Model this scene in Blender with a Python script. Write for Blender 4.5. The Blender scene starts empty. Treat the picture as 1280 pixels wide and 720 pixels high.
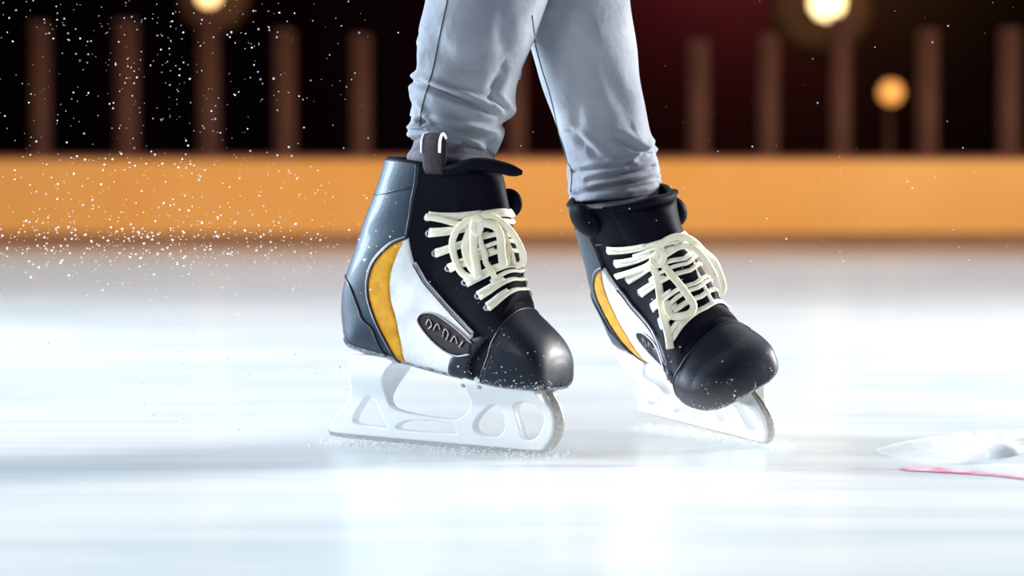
import bpy, bmesh, math, random
from mathutils import Vector, Matrix, noise
from mathutils.bvhtree import BVHTree
from mathutils.geometry import delaunay_2d_cdt
C = bpy.context.scene.collection
S = bpy.context.scene
PI = math.pi
random.seed(7)

# ---------------------------------------------------------------- helpers
def link(name, me, m=None, parent=None, smooth=True):
    o = bpy.data.objects.new(name, me); C.objects.link(o)
    if m is not None:
        for k in (m if isinstance(m, (list, tuple)) else [m]): me.materials.append(k)
    if parent: o.parent = parent
    if smooth and len(me.polygons): me.polygons.foreach_set('use_smooth', [True]*len(me.polygons))
    return o
def from_data(name, vs, fs, m, parent=None, smooth=True):
    me = bpy.data.meshes.new(name); me.from_pydata([tuple(v) for v in vs], [], fs); me.update()
    return link(name, me, m, parent, smooth)
def from_bm(name, bm, m, parent=None, smooth=True):
    bmesh.ops.recalc_face_normals(bm, faces=bm.faces)
    me = bpy.data.meshes.new(name); bm.to_mesh(me); bm.free()
    return link(name, me, m, parent, smooth)
def tag(o, label=None, cat=None, group=None, kind=None):
    if label: o['label'] = label
    if cat: o['category'] = cat
    if group: o['group'] = group
    if kind: o['kind'] = kind
    return o
def empty(name, label, cat, mat=None, group=None):
    o = bpy.data.objects.new(name, None); C.objects.link(o); o.empty_display_size = .05
    if mat is not None: o.matrix_world = mat
    return tag(o, label, cat, group)
def add_box(bm, c, s, rot=None):
    M = Matrix.Translation(c) @ (rot.to_4x4() if rot else Matrix()) @ Matrix.Diagonal((*s, 1))
    return bmesh.ops.create_cube(bm, size=1, matrix=M)['verts']
def catmull(pts, n, closed=False):
    """n samples through control points (tuples of any length)"""
    k = len(pts); out = []
    def P(i): return pts[i % k] if closed else pts[min(max(i, 0), k-1)]
    segs = k if closed else k-1
    tot = n if closed else n-1
    for j in range(n):
        t = j*segs/tot; i = min(int(t), segs-1); f = t-i
        a, b, c, d = P(i-1), P(i), P(i+1), P(i+2)
        if not closed:
            if i == 0: a = tuple(2*x-y for x, y in zip(b, c))
            if i == segs-1: d = tuple(2*y-x for x, y in zip(b, c))
        out.append(tuple(.5*((2*q)+(-p+r)*f+(2*p-5*q+4*r-s)*f*f+(-p+3*q-3*r+s)*f**3) for p, q, r, s in zip(a, b, c, d)))
    return out
def ribbon(bm, pts, w, th, nrm=None, seg=8, closed=False, taper=None, twist=0):
    """rounded flat strand (half width w, half thickness th) swept along pts; nrm = up direction (vector or list)"""
    P = [Vector(p) for p in pts]; n = len(P); rings = []; last = None
    for i, p in enumerate(P):
        if closed: t = (P[(i+1) % n]-P[i-1]).normalized()
        else: t = (P[min(i+1, n-1)]-P[max(i-1, 0)]).normalized()
        u = Vector(nrm[i]) if isinstance(nrm, list) else Vector(nrm) if nrm is not None else (last if last else Vector((0, 0, 1)))
        if isinstance(u, Vector) and abs(u.normalized().dot(t)) > .98: u = last if last else Vector((0.3, .9, .2))
        u = (u - t*u.dot(t)).normalized(); last = u
        s = t.cross(u).normalized()
        if twist:
            q = Matrix.Rotation(twist*i/n, 3, t); s = q @ s; u = q @ u
        k = taper(i/(n-1)) if taper else 1
        ww = (w[i] if isinstance(w, list) else w)*k; tt = th*k
        ring = []
        for j in range(seg):
            a = 2*PI*j/seg; ca, sa = math.cos(a), math.sin(a)
            ring.append(bm.verts.new(p + s*(math.copysign(abs(ca)**.7, ca)*ww) + u*(math.copysign(abs(sa)**.7, sa)*tt)))
        rings.append(ring)
    m = n if closed else n-1
    for i in range(m):
        A, B = rings[i], rings[(i+1) % n]
        for j in range(seg):
            bm.faces.new((A[j], A[(j+1) % seg], B[(j+1) % seg], B[j]))
    if not closed:
        bm.faces.new(rings[0]); bm.faces.new(list(reversed(rings[-1])))
def extrude2d(name, outers, holes, half, m, parent=None, bevel=.0015, yscale=None, res=1):
    """outline(s) in the local (x, z) plane, filled with holes, given thickness along y and a rounded edge"""
    cu = bpy.data.curves.new(name, 'CURVE'); cu.dimensions = '2D'; cu.fill_mode = 'BOTH'
    cu.extrude = max(half-bevel, .0001); cu.bevel_depth = bevel; cu.bevel_resolution = res; cu.offset = -bevel
    for pts in list(outers)+list(holes):
        sp = cu.splines.new('POLY'); sp.points.add(len(pts)-1)
        for q, (x, z) in zip(sp.points, pts): q.co = (x, z, 0, 1)
        sp.use_cyclic_u = True
    tmp = bpy.data.objects.new('tmp', cu); C.objects.link(tmp)
    dg = bpy.context.evaluated_depsgraph_get()
    me = bpy.data.meshes.new_from_object(tmp.evaluated_get(dg)); bpy.data.objects.remove(tmp)
    for v in me.vertices:
        x, z, y = v.co; v.co = (x, -y*(yscale(x, z) if yscale else 1), z)
    bm = bmesh.new(); bm.from_mesh(me); bmesh.ops.remove_doubles(bm, verts=bm.verts, dist=1e-6)
    bm.to_mesh(me) if False else None
    o = from_bm(name, bm, m, parent, False)
    me2 = o.data
    return o

# ---------------------------------------------------------------- materials
def nodes(name):
    m = bpy.data.materials.new(name); m.use_nodes = True
    nt = m.node_tree; b = nt.nodes['Principled BSDF']
    return m, nt, b
def N(nt, t, **kw):
    n = nt.nodes.new(t)
    for k, v in kw.items():
        if hasattr(n, k): setattr(n, k, v)
        else: n.inputs[k.replace('_', ' ')].default_value = v
    return n
def mat(name, col, rough=.5, metal=0, bump=0, bscale=200, spec=.5, col2=None, cscale=30, coat=0, detail=4, trans=0, sheen=0):
    m, nt, b = nodes(name); L = nt.links
    b.inputs['Base Color'].default_value = (*col, 1); b.inputs['Roughness'].default_value = rough
    b.inputs['Metallic'].default_value = metal; b.inputs['Specular IOR Level'].default_value = spec
    b.inputs['Coat Weight'].default_value = coat; b.inputs['Transmission Weight'].default_value = trans
    b.inputs['Sheen Weight'].default_value = sheen
    tc = N(nt, 'ShaderNodeTexCoord')
    if col2:
        n = N(nt, 'ShaderNodeTexNoise', Scale=cscale, Detail=detail); L.new(tc.outputs['Object'], n.inputs['Vector'])
        r = N(nt, 'ShaderNodeValToRGB'); r.color_ramp.elements[0].position = .38; r.color_ramp.elements[1].position = .62
        r.color_ramp.elements[0].color = (*col, 1); r.color_ramp.elements[1].color = (*col2, 1)
        L.new(n.outputs[0], r.inputs[0]); L.new(r.outputs[0], b.inputs['Base Color'])
    if bump:
        n = N(nt, 'ShaderNodeTexNoise', Scale=bscale, Detail=3.); L.new(tc.outputs['Object'], n.inputs['Vector'])
        p = N(nt, 'ShaderNodeBump', Strength=bump, Distance=.001); L.new(n.outputs[0], p.inputs['Height']); L.new(p.outputs[0], b.inputs['Normal'])
    return m
M = dict(
    leather=mat('slate_leather', (.009, .017, .032), .50, bump=.25, bscale=260, col2=(.022, .030, .044), cscale=25, coat=.06, spec=.4),
    black=mat('black_synthetic', (.0035, .004, .010), .5, bump=.35, bscale=420, spec=.08),
    toe=mat('toe_rubber', (.005, .008, .018), .46, bump=.12, bscale=200, col2=(.010, .015, .027), cscale=22, coat=.02, spec=.24),
    liner=mat('dark_liner', (.003, .003, .009), .6, bump=.3, bscale=500, spec=.06),
    white_panel=mat('white_panel', (.68, .70, .74), .42, bump=.2, bscale=500, col2=(.80, .81, .83), cscale=40),
    yellow=mat('yellow_panel', (.62, .27, .006), .45, bump=.2, bscale=500, col2=(.75, .37, .01), cscale=60, spec=.3),
    piping=mat('dark_piping', (.012, .009, .02), .35),
    silver=mat('silver_piping', (.42, .40, .47), .35, metal=.3),
    maroon=mat('plum_webbing', (.012, .006, .012), .8, bump=.6, bscale=600, col2=(.035, .016, .03), cscale=220),
    badge=mat('badge_black', (.008, .004, .007), .5, bump=.6, bscale=500, spec=.2, col2=(.022, .012, .015), cscale=160),
    mark=mat('badge_lettering', (.45, .36, .38), .4),
    lace=mat('cream_lace', (.86, .83, .66), .75, bump=.8, bscale=900, col2=(.95, .93, .82), cscale=120),
    bow=mat('cream_bow', (.92, .86, .62), .7, bump=.8, bscale=900, col2=(.98, .94, .80), cscale=60),
    holder=mat('white_plastic', (.90, .94, .955), .3, spec=.5, coat=.2, col2=(.93, .955, .965), cscale=14),
    steel=mat('worn_steel', (.42, .39, .35), .33, metal=.9, bump=.5, bscale=700, col2=(.24, .22, .19), cscale=260),
    sole=mat('grey_outsole', (.35, .37, .40), .45, col2=(.09, .09, .11), cscale=130),
    skin=mat('skin', (.6, .38, .28), .5),
    sock=mat('grey_sock', (.10, .10, .13), .85, bump=.7, bscale=500, col2=(.18, .18, .22), cscale=60),
    snow=mat('snow', (.92, .95, .97), .55, bump=.4, bscale=300, spec=.4),
    seam=mat('dark_seam', (.05, .055, .075), .8),
)
def denim():
    m, nt, b = nodes('pale_denim'); L = nt.links
    tc = N(nt, 'ShaderNodeTexCoord')
    n = N(nt, 'ShaderNodeTexNoise', Scale=9., Detail=5.); L.new(tc.outputs['Object'], n.inputs['Vector'])
    r = N(nt, 'ShaderNodeValToRGB'); e = r.color_ramp.elements
    e[0].position = .35; e[0].color = (.21, .23, .29, 1); e[1].position = .68; e[1].color = (.38, .41, .46, 1)
    L.new(n.outputs[0], r.inputs[0])
    w = N(nt, 'ShaderNodeTexWave', Scale=420., Distortion=1.5, Detail=2.); w.wave_type = 'BANDS'; w.bands_direction = 'DIAGONAL'
    L.new(tc.outputs['Object'], w.inputs['Vector'])
    mx = N(nt, 'ShaderNodeMix'); mx.data_type = 'RGBA'; mx.blend_type = 'MULTIPLY'; mx.inputs[0].default_value = .18
    L.new(r.outputs[0], mx.inputs[6]); L.new(w.outputs[0], mx.inputs[7]); L.new(mx.outputs[2], b.inputs['Base Color'])
    n2 = N(nt, 'ShaderNodeTexNoise', Scale=45., Detail=6.); L.new(tc.outputs['Object'], n2.inputs['Vector'])
    p = N(nt, 'ShaderNodeBump', Strength=.55, Distance=.006); L.new(n2.outputs[0], p.inputs['Height'])
    p2 = N(nt, 'ShaderNodeBump', Strength=.3, Distance=.0006); L.new(w.outputs[0], p2.inputs['Height']); L.new(p.outputs[0], p2.inputs['Normal'])
    L.new(p2.outputs[0], b.inputs['Normal'])
    b.inputs['Roughness'].default_value = .85; b.inputs['Specular IOR Level'].default_value = .2; b.inputs['Sheen Weight'].default_value = .25
    return m
M['denim'] = denim()
M['leather'].node_tree.nodes['Principled BSDF'].inputs['Specular Tint'].default_value = (.55, .78, 1, 1)
def emit(name, col, st):
    m, nt, b = nodes(name); b.inputs['Base Color'].default_value = (*col, 1)
    b.inputs['Emission Color'].default_value = (*col, 1); b.inputs['Emission Strength'].default_value = st
    return m
def ice():
    m, nt, b = nodes('ice'); L = nt.links
    tc = N(nt, 'ShaderNodeTexCoord')
    # long sweeping skate tracks: noise stretched along x
    mp = N(nt, 'ShaderNodeMapping'); mp.inputs['Scale'].default_value = (.55, 5.5, 1); mp.inputs['Rotation'].default_value = (0, 0, .05)
    L.new(tc.outputs['Object'], mp.inputs['Vector'])
    n = N(nt, 'ShaderNodeTexNoise', Scale=1.6, Detail=7., Roughness=.62); L.new(mp.outputs[0], n.inputs['Vector'])
    r = N(nt, 'ShaderNodeValToRGB'); e = r.color_ramp.elements
    e[0].position = .30; e[0].color = (.54, .61, .65, 1); e[1].position = .55; e[1].color = (.70, .718, .722, 1)
    L.new(n.outputs[0], r.inputs[0])
    # cloudy patches
    n2 = N(nt, 'ShaderNodeTexNoise', Scale=1.1, Detail=3.); L.new(tc.outputs['Object'], n2.inputs['Vector'])
    r2 = N(nt, 'ShaderNodeValToRGB'); e = r2.color_ramp.elements
    e[0].position = .40; e[0].color = (.72, .84, .90, 1); e[1].position = .62; e[1].color = (1, 1, 1, 1)
    L.new(n2.outputs[0], r2.inputs[0])
    mx = N(nt, 'ShaderNodeMix'); mx.data_type = 'RGBA'; mx.blend_type = 'MULTIPLY'; mx.inputs[0].default_value = .55
    L.new(r.outputs[0], mx.inputs[6]); L.new(r2.outputs[0], mx.inputs[7])
    base = mx.outputs[2]
    def streak(base, cx, cy, hx, hy, slope, col, amt):
        # a scraped skate track: a thin band with ragged ends
        sp = N(nt, 'ShaderNodeSeparateXYZ'); L.new(tc.outputs['Object'], sp.inputs[0])
        def mth(op, a, b2):
            q = N(nt, 'ShaderNodeMath'); q.operation = op
            for i, v in enumerate((a, b2)):
                if hasattr(v, 'node'): L.new(v, q.inputs[i])
                else: q.inputs[i].default_value = v
            return q.outputs[0]
        dx = mth('DIVIDE', mth('SUBTRACT', sp.outputs[0], cx), hx)
        ly = mth('ADD', mth('MULTIPLY', sp.outputs[0], slope), cy-slope*cx)
        wv = N(nt, 'ShaderNodeTexNoise', Scale=9., Detail=6.); L.new(tc.outputs['Object'], wv.inputs['Vector'])
        ly = mth('ADD', ly, mth('MULTIPLY', mth('SUBTRACT', wv.outputs[0], .5), hy*1.5))
        dy = mth('DIVIDE', mth('SUBTRACT', sp.outputs[1], ly), hy)
        d = mth('ADD', mth('MULTIPLY', dx, dx), mth('MULTIPLY', dy, dy))
        g = mth('POWER', 2.718, mth('MULTIPLY', d, -1.0))
        mp_ = N(nt, 'ShaderNodeMapping'); mp_.inputs['Scale'].default_value = (14, 120, 1); L.new(tc.outputs['Object'], mp_.inputs['Vector'])
        nn = N(nt, 'ShaderNodeTexNoise', Scale=1., Detail=5.); L.new(mp_.outputs[0], nn.inputs['Vector'])
        g = mth('MULTIPLY', mth('MULTIPLY', g, nn.outputs[0]), 2*amt)
        c = N(nt, 'ShaderNodeMix'); c.data_type = 'RGBA'; c.clamp_factor = True; L.new(g, c.inputs[0]); L.new(base, c.inputs[6]); c.inputs[7].default_value = (*col, 1)
        return c.outputs[2]
    for args in STREAKS: base = streak(base, *args)
    L.new(base, b.inputs['Base Color'])
    mp3 = N(nt, 'ShaderNodeMapping'); mp3.inputs['Scale'].default_value = (6, 60, 1); L.new(tc.outputs['Object'], mp3.inputs['Vector'])
    n3 = N(nt, 'ShaderNodeTexNoise', Scale=1., Detail=5.); L.new(mp3.outputs[0], n3.inputs['Vector'])
    p = N(nt, 'ShaderNodeBump', Strength=.25, Distance=.002); L.new(n3.outputs[0], p.inputs['Height']); L.new(p.outputs[0], b.inputs['Normal'])
    b.inputs['Roughness'].default_value = .22; b.inputs['IOR'].default_value = 1.31; b.inputs['Specular IOR Level'].default_value = ICE_SPEC
    return m
ICE_SPEC = .30
STREAKS = [(.085, -.125, .13, .014, -.02, (.42, .36, .55), .75), (-.50, -.13, .22, .03, .03, (.55, .62, .74), .3), (-.62, -.26, .2, .07, .02, (.50, .62, .70), .3),
           (.50, -.24, .16, .03, -.35, (.50, .48, .60), .5), (.70, -.22, .3, .10, .0, (.55, .68, .76), .5), (.62, .02, .18, .12, .0, (.62, .74, .80), .5), (-.15, -.55, .5, .07, .05, (.68, .80, .86), .4)]
M['ice'] = ice()

# ---------------------------------------------------------------- camera
cam = bpy.data.cameras.new('camera'); co = bpy.data.objects.new('camera', cam); C.objects.link(co); S.camera = co
cam.lens = 85; cam.sensor_width = 36; cam.clip_start = .05; cam.clip_end = 200
co.location = (0, -3, .289); co.rotation_euler = (math.radians(90-1.535), 0, 0)
cam.dof.use_dof = True; cam.dof.focus_distance = 3.08; cam.dof.aperture_fstop = 3.4

# ---------------------------------------------------------------- boot surface
RINGS = [  # top x,z  bottom x,z  half width, bottom squareness, top squareness
    (.1745, .114, .1745, .096, .014, 3.0, 2.2),
    (.170, .132, .1715, .0895, .034, 4.0, 2.2),
    (.158, .150, .161, .087, .0455, 4.6, 2.2),
    (.138, .167, .138, .087, .0515, 4.8, 2.3),
    (.120, .183, .105, .088, .053, 4.6, 2.3),
    (.110, .202, .070, .0905, .051, 3.6, 2.2),
    (.103, .224, .035, .0945, .048, 3.4, 2.2),
    (.097, .245, -.010, .100, .045, 3.0, 2.2),
    (.092, .264, -.060, .108, .043, 2.8, 2.2),
    (.088, .281, -.108, .1155, .043, 2.8, 2.2),
    (.085, .293, -.139, .124, .042, 2.9, 2.2),
    (.082, .303, -.150, .148, .043, 2.5, 2.2),
    (.079, .313, -.152, .180, .045, 2.4, 2.2),
    (.076, .323, -.145, .213, .046, 2.3, 2.2),
    (.074, .332, -.132, .247, .047, 2.2, 2.2),
    (.071, .340, -.119, .281, .049, 2.2, 2.2),
    (.068, .346, -.102, .318, .051, 2.2, 2.2),
    (.064, .350, -.090, .347, .053, 2.2, 2.2),
    (.060, .352, -.083, .366, .054, 2.2, 2.2)]
NR = 110; NA = 96
SM = catmull(RINGS, NR)
def boot_pt(u, a, off=0):
    """u 0..18 ring index, a angle: 0 = lace side, pi = sole / heel side, a>0 towards +y"""
    t = min(max(u/18*(NR-1), 0), NR-1.0001); i = int(t); f = t-i
    r = [p*(1-f)+q*f for p, q in zip(SM[i], SM[i+1])]
    T = Vector((r[0], 0, r[1])); B = Vector((r[2], 0, r[3])); mid = (T+B)/2; ax = (T-B)/2
    c, s = math.cos(a), math.sin(a); n = r[5] if c < 0 else r[6]
    wid = r[4]
    al = math.copysign(abs(c)**(2/n), c); la = math.copysign(abs(s)**(2/n), s)
    # narrower over the lacing than at the sole
    k = 1 - .22*max(0, al)*min(1, u/5)
    # waisted sole under the arch
    return mid + ax*al*(1+off/max(ax.length, .01)) + Vector((0, (wid+off)*la*k, 0))
def boot_grid(u0, u1, a0, a1, nu, na, off=0):
    return [[boot_pt(u0+(u1-u0)*i/nu, a0+(a1-a0)*j/na, off) for j in range(na+1)] for i in range(nu+1)]
def boot_mesh():
    vs = []; fs = []
    for i in range(NR):
        for j in range(NA): vs.append(boot_pt(i/(NR-1)*18, 2*PI*j/NA))
    for i in range(NR-1):
        for j in range(NA):
            a = i*NA+j; b = i*NA+(j+1) % NA
            fs.append((a, b, b+NA, a+NA))
    vs.append(boot_pt(0, 0)*.5+boot_pt(0, PI)*.5+Vector((.001, 0, 0))); k = len(vs)-1
    for j in range(NA): fs.append((k, (j+1) % NA, j))
    # inner lining: fold over the collar and go down inside
    base = (NR-1)*NA
    prev = base
    cen = (boot_pt(18, 0)+boot_pt(18, PI))/2
    for (sc, dz) in ((.97, .004), (.90, .002), (.84, -.02), (.82, -.08)):
        st = len(vs)
        for j in range(NA):
            p = boot_pt(18, 2*PI*j/NA); q = cen+(p-cen)*sc; q.z += dz; vs.append(q)
        for j in range(NA):
            fs.append((prev+j, prev+(j+1) % NA, st+(j+1) % NA, st+j))
        prev = st
    return vs, fs
BV, BF = boot_mesh()
TREE = BVHTree.FromPolygons([tuple(v) for v in BV], BF)
def side_hit(x, z, side):
    """point and normal of the boot's flank at local (x, z); side -1 = the -y flank"""
    h = TREE.ray_cast(Vector((x, side*.3, z)), Vector((0, -side, 0)))
    if h[0] is None:
        q = TREE.find_nearest(Vector((x, side*.03, z))); return q[0], q[1]
    n = h[1]
    if n.y*side < 0: n = -n
    return h[0], n
def drape(name, outline, side, off, m, parent, grid=.004, edge=True, inner=0):
    """a panel: outline in local (x, z), laid on the boot's flank, off thick with a rolled edge"""
    n = len(outline); lo = [min(p[k] for p in outline) for k in (0, 1)]; hi = [max(p[k] for p in outline) for k in (0, 1)]
    def inside(x, y):
        c = False
        for i in range(n):
            x1, y1 = outline[i]; x2, y2 = outline[i-1]
            if (y1 > y) != (y2 > y) and x < (x2-x1)*(y-y1)/(y2-y1)+x1: c = not c
        return c
    def dist(x, y): return min(math.hypot(x-p[0], y-p[1]) for p in outline)
    pts = [Vector(p) for p in outline]
    gx = lo[0]
    while gx < hi[0]:
        gy = lo[1]
        while gy < hi[1]:
            if inside(gx, gy) and dist(gx, gy) > grid*.45: pts.append(Vector((gx, gy)))
            gy += grid
        gx += grid
    v, e, f, *_ = delaunay_2d_cdt(pts, [(i, (i+1) % n) for i in range(n)], [], 1, 1e-6)
    fs = [t for t in f if inside(*(sum((v[i] for i in t), Vector((0, 0)))/len(t)))]
    P = []
    for q in v:
        p, nn = side_hit(q.x, q.y, side)
        d = dist(q.x, q.y) if len(outline) < 400 else 1
        P.append(p + nn*off*(1 if d > 1e-5 else .8))
    if edge:
        k = len(P)
        ring = list(range(n))
        for i in ring:
            p, nn = side_hit(v[i].x, v[i].y, side); P.append(p - nn*.0015)
        for i in ring: j = (i+1) % n; fs.append((i, j, k+j, k+i))
    bm = bmesh.new(); vv = [bm.verts.new(p) for p in P]
    for t in fs:
        try: bm.faces.new([vv[i] for i in t])
        except ValueError: pass
    return from_bm(name, bm, m, parent)
def piping(name, line, side, off, w, m, parent, n=60, closed=False, flat=None):
    bm = bmesh.new(); pts = []; nr = []
    for x, z in catmull(line, n, closed):
        p, nn = side_hit(x, z, side); pts.append(p+nn*off); nr.append(tuple(nn))
    ribbon(bm, pts, w, flat or w, nr, 8, closed)
    return from_bm(name, bm, m, parent)

# ---------------------------------------------------------------- boot details
def patch(name, u0, u1, fa0, fa1, off, m, parent, nu=60, na=30, bulge=0, arc=None, cap=False):
    """raised panel following the boot surface between two angle curves"""
    g = []
    for i in range(nu+1):
        u = u0+(u1-u0)*i/nu; A0, A1 = fa0(u), fa1(u); row = []
        for j in range(na+1):
            q = j/na; a = A0+(A1-A0)*q
            uu = u if arc is None else u+arc(a, i/nu)
            row.append(boot_pt(uu, a, off+bulge*math.sin(PI*q)))
        g.append(row)
    bm = bmesh.new(); V = [[bm.verts.new(p) for p in r] for r in g]
    for i in range(nu):
        for j in range(na): bm.faces.new((V[i][j], V[i][j+1], V[i+1][j+1], V[i+1][j]))
    if cap:
        c = sum((v.co for v in V[0]), Vector((0, 0, 0)))/len(V[0])+Vector((.0022, 0, 0)); c = bm.verts.new(c)
        for j in range(na): bm.faces.new((c, V[0][j+1], V[0][j]))
    # edge turned down to the surface beneath
    loop = [(i, 0) for i in range(nu+1)]+[(nu, j) for j in range(1, na+1)]+[(i, na) for i in range(nu-1, -1, -1)]+[(0, j) for j in range(na-1, 0, -1)]
    dn = []
    for (i, j) in loop:
        u = u0+(u1-u0)*i/nu; a = fa0(u)+(fa1(u)-fa0(u))*j/na
        uu = u if arc is None else u+arc(a, i/nu)
        dn.append(bm.verts.new(boot_pt(uu, a, -.001)))
    for k in range(len(loop)):
        a, b = loop[k], loop[(k+1) % len(loop)]
        bm.faces.new((V[a[0]][a[1]], V[b[0]][b[1]], dn[(k+1) % len(loop)], dn[k]))
    return from_bm(name, bm, m, parent)
def surf_pipe(name, uas, off, w, m, parent, n=70, flat=None):
    bm = bmesh.new(); pts = []; nr = []
    for u, a in catmull(uas, n):
        p = boot_pt(u, a, off); q = boot_pt(u, a, off+.004); pts.append(p); nr.append(tuple(q-p))
    ribbon(bm, pts, w, flat or w, nr, 8); return from_bm(name, bm, m, parent)
PANEL = [(-.0262, .2663), (-.051, .2564), (-.0745, .2363), (-.0855, .2156), (-.0877, .192), (-.0795, .1678), (-.0675, .1449), (-.0590, .1278), (-.0525, .1095), (-.0191, .1010),
         (.0203, .0955), (.045, .0945), (.062, .105), (.069, .125), (.0771, .1495), (.0585, .1624), (.0345, .1801), (.0149, .1963), (-.0038, .2136), (-.0181, .2332), (-.0237, .2512)]
YEL = [(-.0262, .2663), (-.051, .2564), (-.0745, .2363), (-.0855, .2156), (-.0877, .192), (-.0795, .1678), (-.0675, .1449), (-.0590, .1278), (-.0525, .1095), (-.040, .106),
       (-.0377, .1289), (-.0395, .1463), (-.0435, .1665), (-.051, .1864), (-.0532, .2067), (-.0482, .2292), (-.0345, .2565)]
BADGE = [(-.0085, .1631), (-.0021, .1714), (.0165, .1723), (.0383, .1630), (.0618, .1500), (.0785, .1390), (.0760, .1250), (.056, .1220), (.0365, .1265), (.0172, .1370), (.0007, .1504)]
LACE_U = [13.4, 12.2, 10.6, 8.9, 7.6, 6.5, 5.6]
def sharp(pts, corners, n=10):
    """smooth closed outline with corners kept at the given indices"""
    out = []; k = len(pts); cs = sorted(corners)
    for i, c in enumerate(cs):
        e = cs[(i+1) % len(cs)]; e = e if e > c else e+k
        seg = [pts[j % k] for j in range(c, e+1)]
        out += catmull(seg, max(2, (len(seg)-1)*n))[:-1]
    return out
def details(t, which):
    boot = next(c for c in t.children if c.name.startswith('boot'))
    # leather heel quarter wrapping round the back of the boot
    patch('leather_quarter', 7.0, 18.0, lambda u: 1.52, lambda u: 2*PI-1.52, .0018, M['leather'], t, 90, 80)
    # toe cap
    def arc(a, q):
        c = abs(((a+PI) % (2*PI))-PI)
        return q*(.0+.75*(1-math.cos(min(c, 2.9)))*.62)
    patch('toe_cap', 0.0, 3.75, lambda u: -PI, lambda u: PI, .0032, M['toe'], t, 50, 96, arc=arc, cap=True)
    # rand behind the toe cap
    for s in (-1, 1):
        RAND = [(.071, .087), (.070, .108), (.083, .128), (.0985, .145), (.090, .1475), (.076, .1435), (.060, .1345), (.044, .120), (.034, .105), (.026, .0945), (.04, .089)]
        drape('side_rand', sharp(RAND, [0, 3, 9]), s, .0044, M['toe'] if which == 1 else M['leather'], t, .004)
        drape('white_panel', sharp(PANEL, [0, 8, 11, 14]), s, .0034, M['white_panel'], t, .004)
        drape('yellow_stripe', sharp(YEL, [0, 8, 9]), s, .0042, M['yellow'], t, .004)
        piping('dark_piping', PANEL[:9], s, .0042, .0016, M['piping'], t, 80)
        piping('silver_piping', [(x-.0036, z+.0012) for x, z in PANEL[:9]], s, .0028, .0010, M['silver'], t, 80)
        piping('silver_piping', [(x+.0022, z+.0022) for x, z in [PANEL[14], PANEL[15], PANEL[16], PANEL[17], PANEL[18], PANEL[19]]], s, .0030, .0013, M['silver'], t, 60)
        piping('dark_piping', [(x-.0012, z-.0006) for x, z in [PANEL[14], PANEL[15], PANEL[16], PANEL[17], PANEL[18], PANEL[19]]], s, .0044, .0008, M['piping'], t, 60)
        b = drape('badge', sharp(BADGE, [5]), s, .0054, M['badge'], t, .003)
        bl = piping('badge_rim', [BADGE[i] for i in (5, 4, 3, 2, 1, 0, 10, 9, 8, 7, 6)], s, .0056, .0011, M['silver'], t, 90)
        bl.parent = b
        # illegible raised lettering on the badge
        strokes = [[(.006, .158), (.010, .165), (.015, .158), (.010, .153)], [(.018, .152), (.024, .160), (.029, .153)], [(.033, .144), (.036, .154), (.042, .149), (.039, .141)], [(.046, .139), (.052, .146), (.057, .137)], [(.060, .133), (.066, .141)]]
        for k_, st in enumerate(strokes):
            q = piping('badge_lettering', st, s, .0062, .0007, M['mark'], t, 14); q.parent = b
        if which == 1 and s < 0: continue
        # pads inside the collar that stand out at the ankle
        bm = bmesh.new(); bmesh.ops.create_uvsphere(bm, u_segments=24, v_segments=16, radius=1)
        c = Vector((.074, .030, .312)) if which == 1 else (boot_pt(16.6, s*1.5, .001) if s < 0 else boot_pt(15.0, s*1.15, .000))
        for v in bm.verts: k9 = 1 if which == 1 else 1.35; v.co = Vector((v.co.x*.020, v.co.y*.0085, v.co.z*.019))*k9+c
        from_bm('ankle_pad', bm, M['liner'], t)
    surf_pipe('heel_seam', [(8.3, 2.7), (8.9, 2.28), (9.7, 2.08), (11.1, 2.18), (12.2, 2.36), (12.9, 2.75), (13.0, PI), (12.9, 2*PI-2.75), (12.2, 2*PI-2.36), (11.1, 2*PI-2.18), (9.7, 2*PI-2.08), (8.9, 2*PI-2.28), (8.3, 2*PI-2.7)], .0022, .0022, M['piping'], t, 140, .0012)
    surf_pipe('collar_seam', [(15.9, 1.6), (15.9, 2.2), (16.1, PI), (15.9, 2*PI-2.2), (15.9, 2*PI-1.6)], .0020, .0010, M['piping'], t, 80)
    surf_pipe('quarter_edge', [(17.9, 1.56), (15, 1.54), (12.8, 1.53)], .0020, .0012, M['piping'], t, 40); surf_pipe('quarter_edge', [(17.9, -1.56), (15, -1.54), (12.8, -1.53)], .0020, .0012, M['piping'], t, 40)
    surf_pipe('toe_seam', [(3.80+.75*(1-math.cos(min(abs(a), 2.9)))*.62*1.0, a) for a in [x*.1 for x in range(-28, 29)]], .0030, .0011, M['piping'], t, 120)
    # outsole
    patch('outsole', 0.9, 10.4, lambda u: 2.72, lambda u: 2*PI-2.72, .0046, M['sole'], t, 90, 30)
    for (x, y) in ((.05, .028), (.05, -.028), (.145, .022), (.145, -.022), (.075, .03), (.075, -.03), (-.075, .022), (-.075, -.022), (-.125, .018), (-.125, -.018)):
        z = .086 if x > 0 else (.104 if x > -.1 else .112)
        bm = bmesh.new(); bmesh.ops.create_cone(bm, cap_ends=True, segments=12, radius1=.003, radius2=.0036, depth=.004, matrix=Matrix.Translation((x, y, z-.003)))
        from_bm('rivet', bm, M['steel'], t, False)
    # tongue
    patch('tongue', 4.4, 18.3, lambda u: -.92, lambda u: .92, .0022, M['liner'], t, 80, 40, bulge=.0085)
    top = [boot_pt(18, a, .004+.008*math.cos(a*1.6)) for a in [x*.92/14 for x in range(-14, 15)]]
    bm = bmesh.new(); rows = []
    H = [(0, 0), (.006, .008), (.004, .014), (-.006, .016), (-.012, .010), (-.014, -.02)]
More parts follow.
